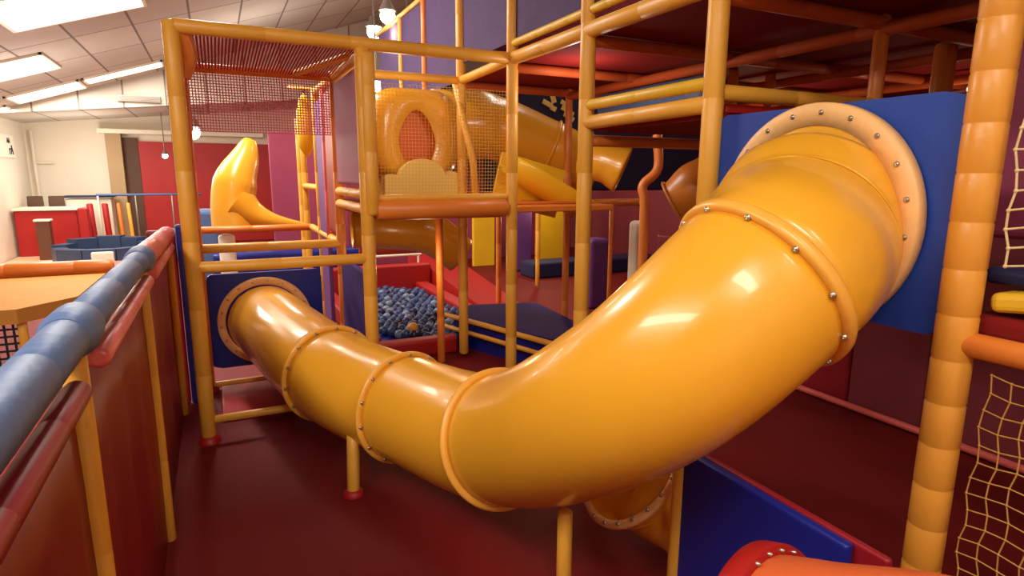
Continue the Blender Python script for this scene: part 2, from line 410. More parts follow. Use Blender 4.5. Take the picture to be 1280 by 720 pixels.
# right tower
rt = thing('climbing_frame', (2.0, 2.08, 0), 'tall yellow padded pipe frame of the multi level tower on the right', 'climbing frame')
post(2.0, Y1, .03, 3.7, rt, .043, 'foam'); post(2.0, 3.1, .03, 3.5, rt, .046, 'foam'); post(2.0, 2.08, .03, 3.2, rt, .046, 'foam', .5)
post(2.0, 5.11, .03, 3.6, rt, .043, 'foam', .6); post(2.0, 6.95, 2.3, 3.42, rt, .03, 'foam'); post(2.0, 6.1, 1.3, 3.42, rt, .034, 'foam_orange')
post(1.72, 4.95, .03, 1.42, rt, .033, 'foam_orange')
post(2.0, 1.0, .03, 3.0, rt, .055, 'foam_amber', .14)
post(3.1, 5.11, .03, 2.5, rt, .034, 'foam_orange'); post(3.1, 2.08, 1.2, 2.5, rt, .036, 'foam_orange')
post(4.3, 7.9, .03, 1.4, rt, .033, 'foam'); post(4.2, 5.9, .03, 1.4, rt, .025, 'foam_orange'); post(3.05, 6.6, .03, 1.4, rt, .033, 'foam_orange')
post(3.65, 3.6, 2.0, 2.5, rt, .04, 'foam_orange'); post(4.05, 2.3, 1.9, 2.5, rt, .06, 'foam_orange'); post(4.05, 3.6, 1.9, 2.5, rt, .04, 'foam_orange')
# bent pipe in the shade
MB().sweep(catmull([(3.08, 3.77, 2.0), (3.06, 3.72, 1.75), (2.95, 3.75, 1.62), (2.95, 3.72, 1.48), (2.94, 3.7, 1.0), (2.94, 3.7, .02)], 8), .036, 14).build('bent_post', 'foam_orange', rt)
# rails in the front plane
rail((2.0, 5.11, 2.5), (2.0, Y1, 2.52), rt, .036); rail((2.0, Y1, 2.52), (2.0, .4, 2.5), rt, .045)
rail((2.0, Y1, 2.62), (2.0, .4, 2.62), rt, .026, 'foam_bright', .2)
rail((2.0, 8.0, 3.42), (2.0, 2.0, 3.42), rt, .026, 'foam')
rail((2.0, 3.1, 2.1), (2.0, 2.08, 2.1), rt, .03, 'foam_bright'); rail((2.0, 3.1, 2.0), (2.0, 2.08, 2.01), rt, .04)
rail((2.0, 2.08, 2.06), (4.05, 2.08, 2.06), rt, .036, 'foam')
rail((2.0, 3.1, 1.9), (3.1, 3.1, 1.9), rt, .034, 'foam_orange')
rail((3.1, 3.1, 2.0), (3.1, 2.08, 2.0), rt, .034, 'foam_orange')
rail((2.0, 5.11, 1.39), (3.1, 5.11, 1.39), rt, .045, 'foam_orange')
rail((3.1, 5.11, 1.42), (4.0, 5.11, 1.42), rt, .04, 'foam_orange')
rail((2.0, 1.0, 1.205), (2.0, -1.2, 1.205), rt, .038, 'foam_orange')
# beams under the upper deck
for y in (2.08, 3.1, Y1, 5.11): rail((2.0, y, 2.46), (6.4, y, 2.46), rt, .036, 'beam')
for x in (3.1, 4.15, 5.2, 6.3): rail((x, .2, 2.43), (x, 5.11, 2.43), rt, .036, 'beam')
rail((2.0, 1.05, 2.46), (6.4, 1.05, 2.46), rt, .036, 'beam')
# decks of the right tower
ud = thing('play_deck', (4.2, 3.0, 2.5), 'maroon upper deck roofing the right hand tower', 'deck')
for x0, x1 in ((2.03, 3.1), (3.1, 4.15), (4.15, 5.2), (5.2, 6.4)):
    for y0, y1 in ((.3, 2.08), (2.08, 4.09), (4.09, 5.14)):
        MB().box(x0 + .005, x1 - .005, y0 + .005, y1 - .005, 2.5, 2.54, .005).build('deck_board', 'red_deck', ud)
ld = thing('play_deck', (2.5, 2.6, 1.95), 'small red deck behind the double yellow rails between two posts', 'deck')
MB().box(2.03, 3.08, 2.1, 3.08, 1.95, 1.985, .005).build('deck_board', 'red_deck', ld)
MB().box(3.1, 4.05, 2.1, 3.08, 1.95, 1.985, .005).build('deck_board', 'red_deck', ld)
panel('padded_board', 2.1, 4.0, 2.10, 2.13, 1.96, 2.02, 'red_bright', 'thin red padded strip just above the top edge of the big blue slide panel')
md = thing('play_deck', (2.6, 5.6, 1.38), 'orange deck behind the middle bay under the yellow chute', 'deck')
MB().box(2.04, 3.08, 4.3, 5.08, 1.40, 1.45, .01).build('deck_board', 'foam_orange', md)

MB().box(2.1, 2.72, 6.28, 6.32, 1.46, 2.1, .01).build('panel', 'rose', rt)
tag(MB().box(PX[0] + .08, PX[1] - .06, Y1 + .3, Y2 - .06, 0, .05, .015).build('floor_mat', 'red_bright'), 'bright red floor mat under the left tower between its two low rungs', 'mat')
# purple mesh walls of the upper level
for i, (y0, y1, lb) in enumerate([(5.15, 7.95, 'purple mesh wall of the upper level, farthest panel with the slanting top edge'),
                     (Y1 + .04, 5.07, 'purple mesh wall panel of the upper level between its two thick yellow posts'),
                     (3.14, Y1 - .04, 'purple mesh wall panel of the upper level just right of the corner post'),
                     (1.5, 3.06, 'dark purple mesh wall panel at the very top, farthest right')]):
    tag(MB().box(2.005, 2.02, y0, y1, 2.64 if i else 2.5, 3.4, .004).build('mesh_wall', 'purple_mesh'), lb, 'mesh wall')

# ------------------------------------------------------------------ blue panels with round holes
def hole_panel(name, plane, c, r, u0, u1, v0, v1, w, m, label):
    """rounded rectangular board with a round hole; plane 'x': u=Y, plane 'y': u=X; v=Z"""
    n = 96; inner = []; outer = []; rc = .05
    for k in range(n):
        a = 2 * pi * k / n; d = (cos(a), sin(a)); inner.append((c[1] + d[0] * r, c[2] + d[1] * r))
        ts = []
        if d[0] > 1e-6: ts.append((u1 - c[1]) / d[0])
        if d[0] < -1e-6: ts.append((u0 - c[1]) / d[0])
        if d[1] > 1e-6: ts.append((v1 - c[2]) / d[1])
        if d[1] < -1e-6: ts.append((v0 - c[2]) / d[1])
        t = min(ts); p = [c[1] + d[0] * t, c[2] + d[1] * t]
        outer.append(p)
    # snap nearest to corners then round them
    for cu in (u0, u1):
        for cv in (v0, v1):
            k = min(range(n), key=lambda q: (outer[q][0] - cu) ** 2 + (outer[q][1] - cv) ** 2)
            outer[k] = [cu + (rc * .3 if cu == u0 else -rc * .3), cv + (rc * .3 if cv == v0 else -rc * .3)]
    v = []; f = []
    def P(q, off): return (c[0] + off, q[0], q[1]) if plane == 'x' else (q[0], c[0] + off, q[1])
    for k in range(n): v += [P(inner[k], -w / 2), P(outer[k], -w / 2), P(outer[k], w / 2), P(inner[k], w / 2)]
    for k in range(n):
        j = (k + 1) % n
        for i in range(4): f.append((k * 4 + i, k * 4 + (i + 1) % 4, j * 4 + (i + 1) % 4, j * 4 + i))
    return tag(MB().add(v, f, True).build(name, m), label, 'panel')
SP1 = hole_panel('panel', 'x', (2.035, 1.545, 1.545), .345, 1.058, 2.06, 1.20, 1.955, .03, 'blue', 'large royal blue square panel that the top of the crawl tube bolts onto')
SP2 = hole_panel('panel', 'y', (5.14, .31, .53), .29, -.12, .74, .17, .925, .03, 'navy', 'dark blue square panel low on the left where the crawl tube ends')

for o, p in ((SP1, rt), (SP2, tower)):
    o.parent = p; o.matrix_parent_inverse = Matrix.Translation(-Vector(p.location)); del o['category']
# ------------------------------------------------------------------ crawl tubes
def tube_thing(name, nodes, radii, flanges, label, m='tube', lip='tube_lip', seglen=14, seg=56, bs=1.0):
    """nodes: centreline points; flanges: {node index: (lip radius, thickness, lip band, bolts, facing)}"""
    t = thing(name, nodes[0], label, 'slide')
    pts = catmull(nodes, seglen); N = len(nodes)
    rad = []
    for i in range(N - 1):
        for k in range(seglen):
            s_ = k / seglen; rad.append(radii[i] + (radii[i + 1] - radii[i]) * (3 * s_ * s_ - 2 * s_ ** 3))
    rad.append(radii[-1])
    cuts = sorted(set([0, N - 1] + list(flanges)))
    for a, b in zip(cuts, cuts[1:]):
        q = pts[a * seglen:b * seglen + 1]; r = rad[a * seglen:b * seglen + 1]
        mb = MB().sweep(q, r, seg, caps=False)
        o = mb.build('tube_segment', m, t)
        so = o.modifiers.new('wall', 'SOLIDIFY'); so.thickness = .008; so.offset = -1
    for k, (rl, th, band, nb, dirn) in flanges.items():
        i = k * seglen
        tg = (pts[min(i + 1, len(pts) - 1)] - pts[max(i - 1, 0)]).normalized()
        if dirn is not None: tg = Vector(dirn).normalized()
        lm = lip if dirn is not None or lip != 'tube_lip' else 'tube_edge'
        MB().annulus(pts[i], tg, rl - band, rl, th, 72).build('flange', lm, t)
        if nb:
            h = Vector((0, 0, 1)) if abs(tg.z) < .9 else Vector((1, 0, 0)); a = (h - tg * h.dot(tg)).normalized(); b = tg.cross(a)
            side = -1 if (pts[i] - Vector((0, 0, 1.7))).dot(tg) > 0 else 1
            for q in range(nb):
                an = 2 * pi * (q + .3) / nb; d = a * cos(an) + b * sin(an)
                p = pts[i] + d * (rl - min(band * .45, .035)) + tg * side * (th / 2)
                mb = MB().sweep([p - tg * side * .004, p + tg * side * .005, p + tg * side * .008], [.0095 * bs, .0095 * bs, .006 * bs], 8)
                mb.sweep([p + tg * side * .006, p + tg * side * .010], [.005 * bs, .004 * bs], 6)
                mb.build('bolt', 'bolt', t)
    return t
A = (1.99, 1.545, 1.545)
nodes = [A, (1.80, 1.455, 1.445), (1.475, 1.295, 1.37), (1.145, 1.50, 1.0), (1.06, 2.253, .553), (.849, 3.055, .44), (.561, 3.70, .475), (.29, 5.12, .53)]
crawl = tube_thing('crawl_tube', nodes, [.338, .333, .288, .275, .285, .285, .285, .285],
    {0: (.415, .05, .08, 20, (1, 0, 0)), 2: (.31, .04, .035, 12, None), 4: (.31, .026, .04, 0, None), 5: (.31, .022, .04, 14, None), 6: (.31, .022, .04, 14, None), 7: (.355, .03, .06, 18, (0, 1, 0))},
    'huge orange yellow crawl tube sweeping from the blue panel down to the low left panel')
MB().annulus((1.975, 1.545, 1.545), (1, 0, 0), .25, .338, .012, 72).build('collar', 'tube', crawl)
# its supports
for (x, y, z, r, lb) in [(.545, 3.04, .36, .034, 'short yellow prop under the left stretch of the crawl tube'),
                  (1.127, 1.82, .42, .030, 'thin yellow prop under the lowest bend of the crawl tube')]:
    t = thing('support_pole', (x, y, 0), lb, 'pole')
    MB().rod((x, y, .0), (x + (.035 if r > .031 else 0), y + (.12 if r > .031 else 0), z), r, 16).build('pole', 'foam', t)
    MB().sweep([(x, y, 0), (x, y, .02), (x, y, .03)], [r * 1.6, r * 1.55, r * 1.1], 16).build('foot_plate', 'red_bright', t)

# low barrier with corner post below the big bend
t = thing('low_barrier', (1.5, 1.25, 0), 'deep blue low barrier panel standing under the big bend at the bottom', 'barrier')
MB().box(1.485, 1.52, .93, 1.585, .0, .70, .012).build('panel', 'navy', t)
tag(MB().rod((1.5, 1.6, 0), (1.5, 1.6, .74), .032, 16, .5).build('post', 'foam', t), 'yellow end post')
MB().box(1.525, 1.55, .84, 1.56, .02, .70, .01).build('back_pad', 'red', t)

# lower tube opening near the floor
tube_thing('crawl_tube', [(1.56, 1.98, .455), (1.66, 1.966, .378), (1.70, 1.88, .33), (1.70, 1.66, .26)], [.272, .265, .24, .17],
    {0: (.30, .03, .035, 22, (-.72, .1, .55))}, 'open ended orange crawl tube peeking out beneath the big yellow bend', 'tube', 'tube_lip')
# big tube mouth at the bottom right
tube_thing('crawl_tube', [(1.125, .845, .50), (1.165, .715, .54), (1.30, .50, .58), (1.40, .28, .56)], [.285, .29, .30, .31],
    {0: (.312, .06, .035, 30, None)}, 'orange tube with a red bolted rim cut off at the bottom right corner', 'salmon_tube', 'red_bright', bs=.6)

# ------------------------------------------------------------------ slides inside the structure
hood = thing('slide_hood', (1.65, 5.4, 1.46), 'moulded yellow hood with a dark orange arched mouth on the middle deck', 'slide')
def arch_plate(x0, x1, y0, y1, z0, z1, cx, aw, az0, az1):
    n = 40; inn = []; out = []; hc = (cx, (az0 + az1) / 2)
    for k in range(n):
        a = 2 * pi * k / n; s_ = sin(a)
        inn.append((hc[0] + aw * cos(a) * (1.0 if s_ < 0 else (1 - .25 * s_)), hc[1] + (az1 - az0) / 2 * s_))
        W, H = (x1 - x0) / 2, (z1 - z0) / 2; e = .5
        out.append(((x0 + x1) / 2 + W * math.copysign(abs(cos(a)) ** e, cos(a)), (z0 + z1) / 2 + H * math.copysign(abs(s_) ** e, s_)))
    v = []; f = []
    for k in range(n):
        ox, oz = out[k]; mx_, mz_ = (inn[k][0] + ox) / 2, (inn[k][1] + oz) / 2
        v += [(inn[k][0], y0 + .08, inn[k][1]), (mx_, y0, mz_), (ox, y0 + .1, oz), (ox, y1, oz), (inn[k][0], y1, inn[k][1])]
    for k in range(n):
        j = (k + 1) % n
        for i in range(4): f.append((k * 5 + i, k * 5 + i + 1, j * 5 + i + 1, j * 5 + i))
    return MB().add(v, f)
arch_plate(1.25, 2.05, 5.25, 5.75, 1.66, 2.44, 1.66, .17, 1.74, 2.26).build('hood_shell', 'tube', hood)
MB().box(1.42, 1.92, 5.42, 5.48, 1.68, 2.32, .02).build('mouth_lining', 'orange_in', hood)
ar = [(1.30, 1.465), (1.99, 1.465), (1.99, 1.70), (1.90, 1.73)] + [(1.64 + .22 * cos(a * pi / 12), 1.64 + .19 * sin(a * pi / 12)) for a in range(1, 12)] + [(1.36, 1.70), (1.30, 1.68)]
na = len(ar)
MB().add([(x, 5.12, z) for x, z in ar] + [(x, 5.22, z) for x, z in ar], [tuple(range(na))[::-1], tuple(range(na, 2 * na))] + [(i, (i + 1) % na, na + (i + 1) % na, na + i) for i in range(na)], True).build('slide_bed', 'pale_plastic', hood)
MB().box(1.24, 2.02, 5.5, 5.6, 1.44, 1.72, .03).build('skirt', 'pale_plastic', hood)
MB().sweep(catmull([(1.98, 5.2, 2.48), (1.99, 5.0, 2.1), (2.04, 4.95, 1.8), (2.08, 5.0, 1.5)], 8), .03, 12).build('trim_pipe', 'foam', hood)

tube_thing('tube_slide', [(1.95, 5.75, 2.16), (2.35, 5.7, 2.18), (2.62, 5.65, 2.14), (3.13, 5.5, 1.97), (3.5, 5.3, 1.78)], [.34, .34, .31, .27, .24],
    {3: (.29, .03, .04, 0, None)}, 'enclosed yellow tube slide running down to the right behind the corner post', 'tube', 'tube', 12, 40)
e = thing('slide_chute', (2.7, 4.75, 1.45), 'lemon yellow open chute under the enclosed tube, right of the corner post', 'slide')
MB().sweep([(2.3, 4.8, 1.86), (2.55, 4.78, 1.74), (2.85, 4.76, 1.58), (3.1, 4.75, 1.46)], [.14, .18, .2, .18], 24, arc=(pi * .5, pi * 1.5)).build('bed', 'yellow_plastic', e).modifiers.new('t', 'SOLIDIFY').thickness = .02
MB().box(2.3, 2.98, 4.9, 4.93, 1.45, 1.9, .01, Matrix.Rotation(radians(14), 4, 'Y'), (2.3, 4.9, 1.9)).build('side_board', 'yellow_plastic', e)
MB().box(2.2, 3.05, 4.55, 4.95, 1.452, 1.47, .005).build('landing_pad', 'foam_orange', e)
tube_thing('tube_slide', [(2.93, 4.6, 1.84), (3.08, 4.45, 1.80), (3.2, 4.35, 1.74)], [.16, .17, .20], {}, 'short flared yellow tube end between two posts in the middle', 'tube', 'tube', 8, 32)

tube_thing('tube_slide', [(1.2, 6.1, 1.16), (1.6, 6.05, 1.16), (2.0, 6.0, 1.08), (2.3, 5.95, .85)], [.2, .22, .22, .2],
    {}, 'amber tube slide running under the middle deck above the ball pit', 'tube', 'orange_in', 12, 32)
panel('padded_board', 1.3, 2.25, 6.25, 6.32, .86, 1.02, 'orange_in', 'long orange red padded beam above the far edge of the ball pit')

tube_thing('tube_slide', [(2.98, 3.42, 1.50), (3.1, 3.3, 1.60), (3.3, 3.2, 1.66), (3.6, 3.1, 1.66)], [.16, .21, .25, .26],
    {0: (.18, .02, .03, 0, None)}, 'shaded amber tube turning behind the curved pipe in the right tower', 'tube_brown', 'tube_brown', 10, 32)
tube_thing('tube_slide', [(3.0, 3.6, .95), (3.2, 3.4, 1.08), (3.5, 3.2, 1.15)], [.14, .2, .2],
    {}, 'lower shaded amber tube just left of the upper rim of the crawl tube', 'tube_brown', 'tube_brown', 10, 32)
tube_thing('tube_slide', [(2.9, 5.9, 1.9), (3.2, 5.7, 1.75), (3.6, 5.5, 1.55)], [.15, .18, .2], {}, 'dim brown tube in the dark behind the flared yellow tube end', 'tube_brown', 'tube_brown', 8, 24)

# tall wave slide beyond the left tower
w = thing('wave_slide', (.2, 7.8, .9), 'tall glossy yellow wave slide seen through the left tower', 'slide')
MB().sweep(catmull([(.42, 7.9, 2.08), (.34, 7.85, 1.86), (.23, 7.8, 1.62), (.18, 7.78, 1.35), (.17, 7.76, 1.08)], 8), [.07 + .17 * min(1, k / 17) ** .8 for k in range(33)], 28).build('slide_body', 'tube', w)
MB().sweep(catmull([(.22, 7.74, 1.34), (.38, 7.7, 1.22), (.6, 7.66, 1.14), (.95, 7.66, 1.08)], 6), [.21 * (1 - k / 18) ** 1.1 + .03 for k in range(19)], 24).build('run_out', 'tube', w)
MB().rod((.08, 7.75, 1.0), (.08, 7.75, .02), .09, 20).build('stand', 'white', w)

# hanging punch bag
b = thing('punch_bag', (.86, 6.45, 2.4), 'slim yellow punch bag hanging at the back right of the left tower', 'punch bag')
MB().sweep([(.86, 6.45, 2.47), (.86, 6.45, 2.42), (.86, 6.45, 2.3), (.86, 6.45, 2.1), (.86, 6.45, 1.95), (.86, 6.45, 1.87)], [.015, .05, .08, .085, .07, .02], 20).build('bag', 'yellow_plastic', b)
MB().rod((.86, 6.45, 2.46), (.86, 6.45, 2.52), .008, 8).build('strap', 'black', b)
MB().rod((.72, 6.45, 2.525), (.915, 6.12, 2.48), .02, 10).build('hanger', 'foam', b)

# ------------------------------------------------------------------ ball pit and mats
pit = thing('ball_pit', (2.0, 6.4, 0), 'red walled ball pit behind the left stretch of the crawl tube', 'ball pit')
MB().box(1.20, 2.0, 5.25, 5.4, 0, .17, .03).build('wall_pad', 'red_bright', pit)
MB().box(1.3, 2.75, 8.3, 8.5, 0, .42, .03).build('wall_pad', 'red_bright', pit)
MB().box(2.5, 2.68, 6.02, 8.3, 0, .17, .03).build('wall_pad', 'red_bright', pit)
MB().box(1.15, 1.3, 5.42, 8.3, 0, .2, .03).build('wall_pad', 'red_bright', pit)
MB().box(1.3, 2.5, 5.4, 8.3, 0, .06).build('pit_base', 'navy', pit)
ballr = .048
bm0 = MB().sphere((0, 0, 0), ballr, 12, 8)
protos = []
LAB = 'small plastic ball among the loose blue and white balls filling the pit'
for mn in ('ball_blue', 'ball_pale', 'ball_navy', 'ball_blue'):
    mb = MB(); mb.v = list(bm0.v); mb.f = list(bm0.f)
    protos.append(mb.build('pit_ball', mn))
cnt = 0; spots = []
y = 5.47
while y < 8.2:
    x = 1.36 + (.048 if int((y - 5.47) / .1) % 2 else 0)
    while x < 2.46:
        # the pile is a rounded island
        if ((x - 1.95) / .62) ** 2 + ((y - 6.75) / 1.38) ** 2 < 1: spots.append((x + random.uniform(-.01, .01), y + random.uniform(-.01, .01)))
        x += .1
    y += .1
spots = spots[:299]
for i, (x, y) in enumerate(spots):
    k = random.choice([0, 0, 1, 2, 2, 3])
    o = protos[k] if not protos[k].get('label') else protos[k].copy()
    if o.name not in COL.objects: COL.objects.link(o)
    o.location = (x, y, .06 + ballr + random.uniform(0, .035))
    tag(o, LAB, 'ball', 'balls in the ball pit')
for o in protos:
    if not o.get('label'): bpy.data.objects.remove(o)
yb = MB().sphere((1.66, 5.62, .2), .055, 14, 10).build('pit_ball', 'ball_yel'); tag(yb, 'single sandy yellow ball at the near left edge of the ball pit', 'ball')

# blue mat with yellow rail
mt = thing('crash_mat', (2.55, 4.9, 0), 'blue violet crash mat framed by yellow padded rails beside the ball pit', 'mat')
v = [(2.07, 5.55), (2.55, 4.28), (3.02, 4.55), (3.12, 5.75), (2.4, 5.95)]
mv = [(x, y, .24) for x, y in v] + [(x, y, .30) for x, y in v]
MB().add(mv, [(4, 3, 2, 1, 0), (5, 6, 7, 8, 9)] + [(i, (i + 1) % 5, 5 + (i + 1) % 5, 5 + i) for i in range(5)], True).build('mat_top', 'bluemat', mt)
MB().add([(x, y, 0) for x, y in v] + [(x, y, .24) for x, y in v], [(4, 3, 2, 1, 0), (5, 6, 7, 8, 9)] + [(i, (i + 1) % 5, 5 + (i + 1) % 5, 5 + i) for i in range(5)], True).build('mat_base', 'navy', mt)
MB().rod((2.0, 5.62, .30), (2.5, 4.24, .28), .025, 12).build('rail', 'foam', mt)
MB().rod((1.96, 5.6, .2), (2.46, 4.22, .18), .022, 12).build('rail', 'foam', mt)
MB().rod((2.5, 4.24, .27), (3.05, 4.5, .27), .028, 12).build('rail', 'foam', mt)
# red ramp beyond
rp = MB(); v = [(2.72, 6.0, .0), (3.3, 6.3, .0), (3.6, 9.6, .0), (2.78, 9.6, .0), (2.72, 6.0, .12), (3.3, 6.3, .1), (3.6, 9.6, .3), (2.78, 9.6, .45)]
rp.add(v, [(3, 2, 1, 0), (4, 5, 6, 7), (0, 1, 5, 4), (1, 2, 6, 5), (2, 3, 7, 6), (3, 0, 4, 7)], True)
tag(rp.build('soft_ramp', 'red_bright'), 'bright red padded ramp rising behind the blue violet mat', 'ramp')
tag(MB().rod((1.3, 8.6, .52), (2.7, 8.6, .52), .02, 10).rod((1.35, 8.6, 0), (1.35, 8.6, .52), .018, 8).rod((2.65, 8.6, 0), (2.65, 8.6, .52), .018, 8).build('grab_bar', 'white'), 'thin white bar across the far edge of the ball pit', 'bar')

# ------------------------------------------------------------------ far backdrop inside the structure
panel('backdrop_panel', 1.9, 6.9, 11.2, 11.3, 0, 2.35, 'rose', 'rose purple padded wall far behind the corner post', bev=.02)
panel('backdrop_panel', .75, 1.85, 9.6, 9.68, 0, 2.3, 'rose', 'dusky purple net covered wall right of the wave slide', bev=.02)
panel('yellow_board', 4.22, 4.66, 10.25, 10.33, 0, 1.05, 'yellow_plastic', 'yellow board under the decks, left of the purple pillar', bev=.02)
panel('yellow_board', 5.55, 6.25, 10.25, 10.33, 0, 1.1, 'yellow_plastic', 'wider yellow board under the decks, right of the corner post', bev=.02)
panel('padded_pillar', 4.68, 5.0, 9.4, 9.7, 0, 1.5, 'purple', 'square purple padded pillar behind the corner post', 'pillar', .04)
panel('padded_pillar', 5.1, 5.25, 10.0, 10.15, 0, 1.5, 'red', 'slim dark red pillar between the two yellow boards', 'pillar', .03)
panel('padded_block', 4.6, 7.2, 8.6, 9.1, 0, .26, 'navy_dark', 'long dark purple block on the carpet at the far side', 'block', .04)
panel('backdrop_panel', 4.12, 4.2, 2.2, 2.72, 0, 1.5, 'dusty', 'lighter dusty maroon wall board beside the thick right post')
panel('backdrop_panel', 4.12, 4.2, .2, 2.18, 0, 1.5, 'dusty', 'dusty maroon wall board glimpsed behind the yellow rope net')
panel('backdrop_panel', 4.14, 4.22, 2.74, 5.0, 0, 1.1, 'red', 'dark red wall board under the shaded tubes of the right tower')
tag(MB().rod((4.07, 1.2, .04), (4.07, 3.5, .04), .025, 10).build('floor_pipe', 'red_rose'), 'pinkish pipe along the foot of the maroon wall boards', 'pipe')
panel('padded_block', 3.08, 3.16, 3.3, 4.62, 2.2, 2.39, 'bluepad', 'long slate blue padded block above the double yellow rails', 'block', .05)
panel('backdrop_panel', 2.3, 6.8, 6.5, 6.56, 1.5, 2.76, 'navy_dark', 'dark navy banner hanging behind the enclosed tube slide')
# cream emblem shapes on the banner
em = thing('banner_emblem', (3.9, 6.49, 2.46), 'cream blocky marks on the dark navy banner above the tube slide', 'emblem')
for (x, z, w_, h_, a) in [(3.71, 2.61, .07, .14, .3), (3.64, 2.53, .14, .06, -.4), (3.72, 2.48, .08, .06, -.4), (3.90, 2.53, .17, .055, -.45), (3.92, 2.46, .19, .055, -.45), (3.94, 2.39, .16, .055, -.45), (4.13, 2.37, .07, .08, 0)]:
    MB().box(x - w_ / 2, x + w_ / 2, 6.485, 6.498, z - h_ / 2, z + h_ / 2, .005, Matrix.Rotation(-a, 4, 'Y'), (x, 6.49, z)).build('mark', 'pale_plastic', em)
panel('padded_pillar', 4.14, 4.3, 5.3, 5.5, 0, 1.2, 'white', 'pale padded pillar in the dark under the shaded tubes', 'pillar', .05)
panel('padded_pillar', 4.2, 4.5, 6.3, 6.6, 0, .9, 'purple', 'low purple pillar left of the pale pillar', 'pillar', .05)

# ------------------------------------------------------------------ right edge: nets and pads
def rope_net(name, X, y0, y1, z0, z1, cell, r, m, label):
    mb = MB(); ny = int((y1 - y0) / cell); nz = int((z1 - z0) / cell)
    def w(y, z): return X + .012 * sin(y * 9 + z * 5), y + .008 * sin(z * 31 + y * 3), z + .008 * sin(y * 27 + z * 7)
    for i in range(ny + 1):
        y = y0 + i * cell; mb.sweep([w(y, z0 + k * cell) for k in range(nz + 1)], r, 5, caps=False)
    for k in range(nz + 1):
        z = z0 + k * cell; mb.sweep([w(y0 + i * cell, z) for i in range(ny + 1)], r, 5, caps=False)
    for i in range(ny + 1):
        for k in range(nz + 1): mb.sphere(w(y0 + i * cell, z0 + k * cell), r * 1.8, 6, 4)
    return tag(mb.build(name, m), label, 'net')
rope_net('rope_net', 2.0, -.3, .93, .03, 1.17, .052, .0024, 'rope_yel', 'sagging yellow rope net below the orange rail at the right edge')
rope_net('rope_net', 2.0, .3, .925, 1.45, 2.4, .055, .0035, 'rope_white', 'cream rope net beside the upper half of the thick right post')
ym = MB(); ym.box(2.05, 2.35, .3, .95, 1.30, 1.36, .02, Matrix.Rotation(radians(-8), 4, 'X'), (2.1, .95, 1.33))
tag(ym.build('soft_wedge', 'foam_bright'), 'yellow soft wedge on the rail at the right edge', 'wedge')
tag(MB().box(2.1, 2.5, .3, 1.0, 1.38, 1.43, .02).build('soft_block', 'navy_dark'), 'dark blue soft pad above the yellow wedge', 'block')
MB0 = MB().box(2.05, 2.6, .0, 1.0, 1.22, 1.29, .02); tag(MB0.build('play_deck', 'red_deck'), 'narrow red deck carrying the yellow wedge at the right edge', 'deck')
panel('backdrop_panel', 2.6, 2.66, -.6, .98, 0, 1.2, 'dusty', 'dark maroon board close behind the yellow rope net')
panel('backdrop_panel', 2.9, 2.96, -.4, 1.4, 1.45, 2.4, 'rose', 'plum coloured board behind the cream rope net')

# ------------------------------------------------------------------ fence on the left
fx = -.31
fc = thing('padded_fence', (fx, 2.5, 0), 'red vinyl fence with a fat blue padded top rail, running away on the left', 'fence')
tag(MB().rod((fx, .25, 1.345), (fx, 1.62, 1.352), .046, 20, .5).build('top_rail', 'bluepad', fc), 'slate blue padded rail')
tag(MB().rod((fx, 1.62, 1.352), (fx, 3.0, 1.335), .044, 20, .5).build('top_rail', 'bluepad', fc), 'slate blue padded rail')
tag(MB().rod((fx, 3.0, 1.335), (fx, 4.6, 1.30), .05, 20, .5).build('top_rail', 'red_rose', fc), 'salmon red padded rail')
for y, z in ((1.6, 1.353), (2.98, 1.337)):
    MB().sweep([(fx, y - .09, z), (fx, y - .06, z), (fx, y, z - .004), (fx, y + .06, z), (fx, y + .09, z)], [.046, .055, .058, .054, .046], 20).build('joint_wrap', 'bluepad', fc)
MB().rod((fx, 1.57, .02), (fx, 1.57, 1.31), .026, 16, .4).build('post', 'foam', fc)
MB().rod((fx, 2.96, .02), (fx, 2.96, 1.30), .024, 16, .4).build('post', 'foam', fc)
MB().rod((fx, 4.6, .02), (fx, 4.6, 1.28), .024, 16, .4).build('post', 'foam', fc)
MB().rod((fx + .03, .3, 1.26), (fx + .03, 1.42, 1.265), .026, 14, .3).build('lower_rail', 'red', fc)
MB().rod((fx + .03, 1.66, 1.265), (fx + .03, 2.86, 1.26), .026, 14, .3).build('lower_rail', 'red_rose', fc)
MB().rod((fx + .03, 3.05, 1.26), (fx + .03, 4.3, 1.24), .028, 14, .3).build('lower_rail', 'red_rose', fc)
for y0, y1 in ((.25, 1.56), (1.58, 2.95), (2.97, 4.78)):
    n = 18; v = []; f = []
    for i in range(n + 1):
        y = y0 + (y1 - y0) * i / n; off = .008 * sin(i * 1.3) + .014 * sin(pi * i / n)
        for z in (.01, .3, .7, 1.0, 1.24): v.append((fx - .02 - off * sin(pi * z / 1.3), y, z))
    for i in range(n):
        for k in range(4): f.append((i * 5 + k, i * 5 + k + 1, (i + 1) * 5 + k + 1, (i + 1) * 5 + k))
    o = MB().add(v, f).build('vinyl_panel', 'red', fc); o.modifiers.new('t', 'SOLIDIFY').thickness = .01
panel('padded_board', -.275, -.175, 4.86, 4.93, 0, 1.34, 'navy', 'tall narrow blue padded board where the fence meets the left tower', bev=.02)
panel('padded_board', -.46, -.28, 4.88, 4.93, 0, 1.3, 'red', 'narrow dark red board left of the tall blue one', bev=.02)

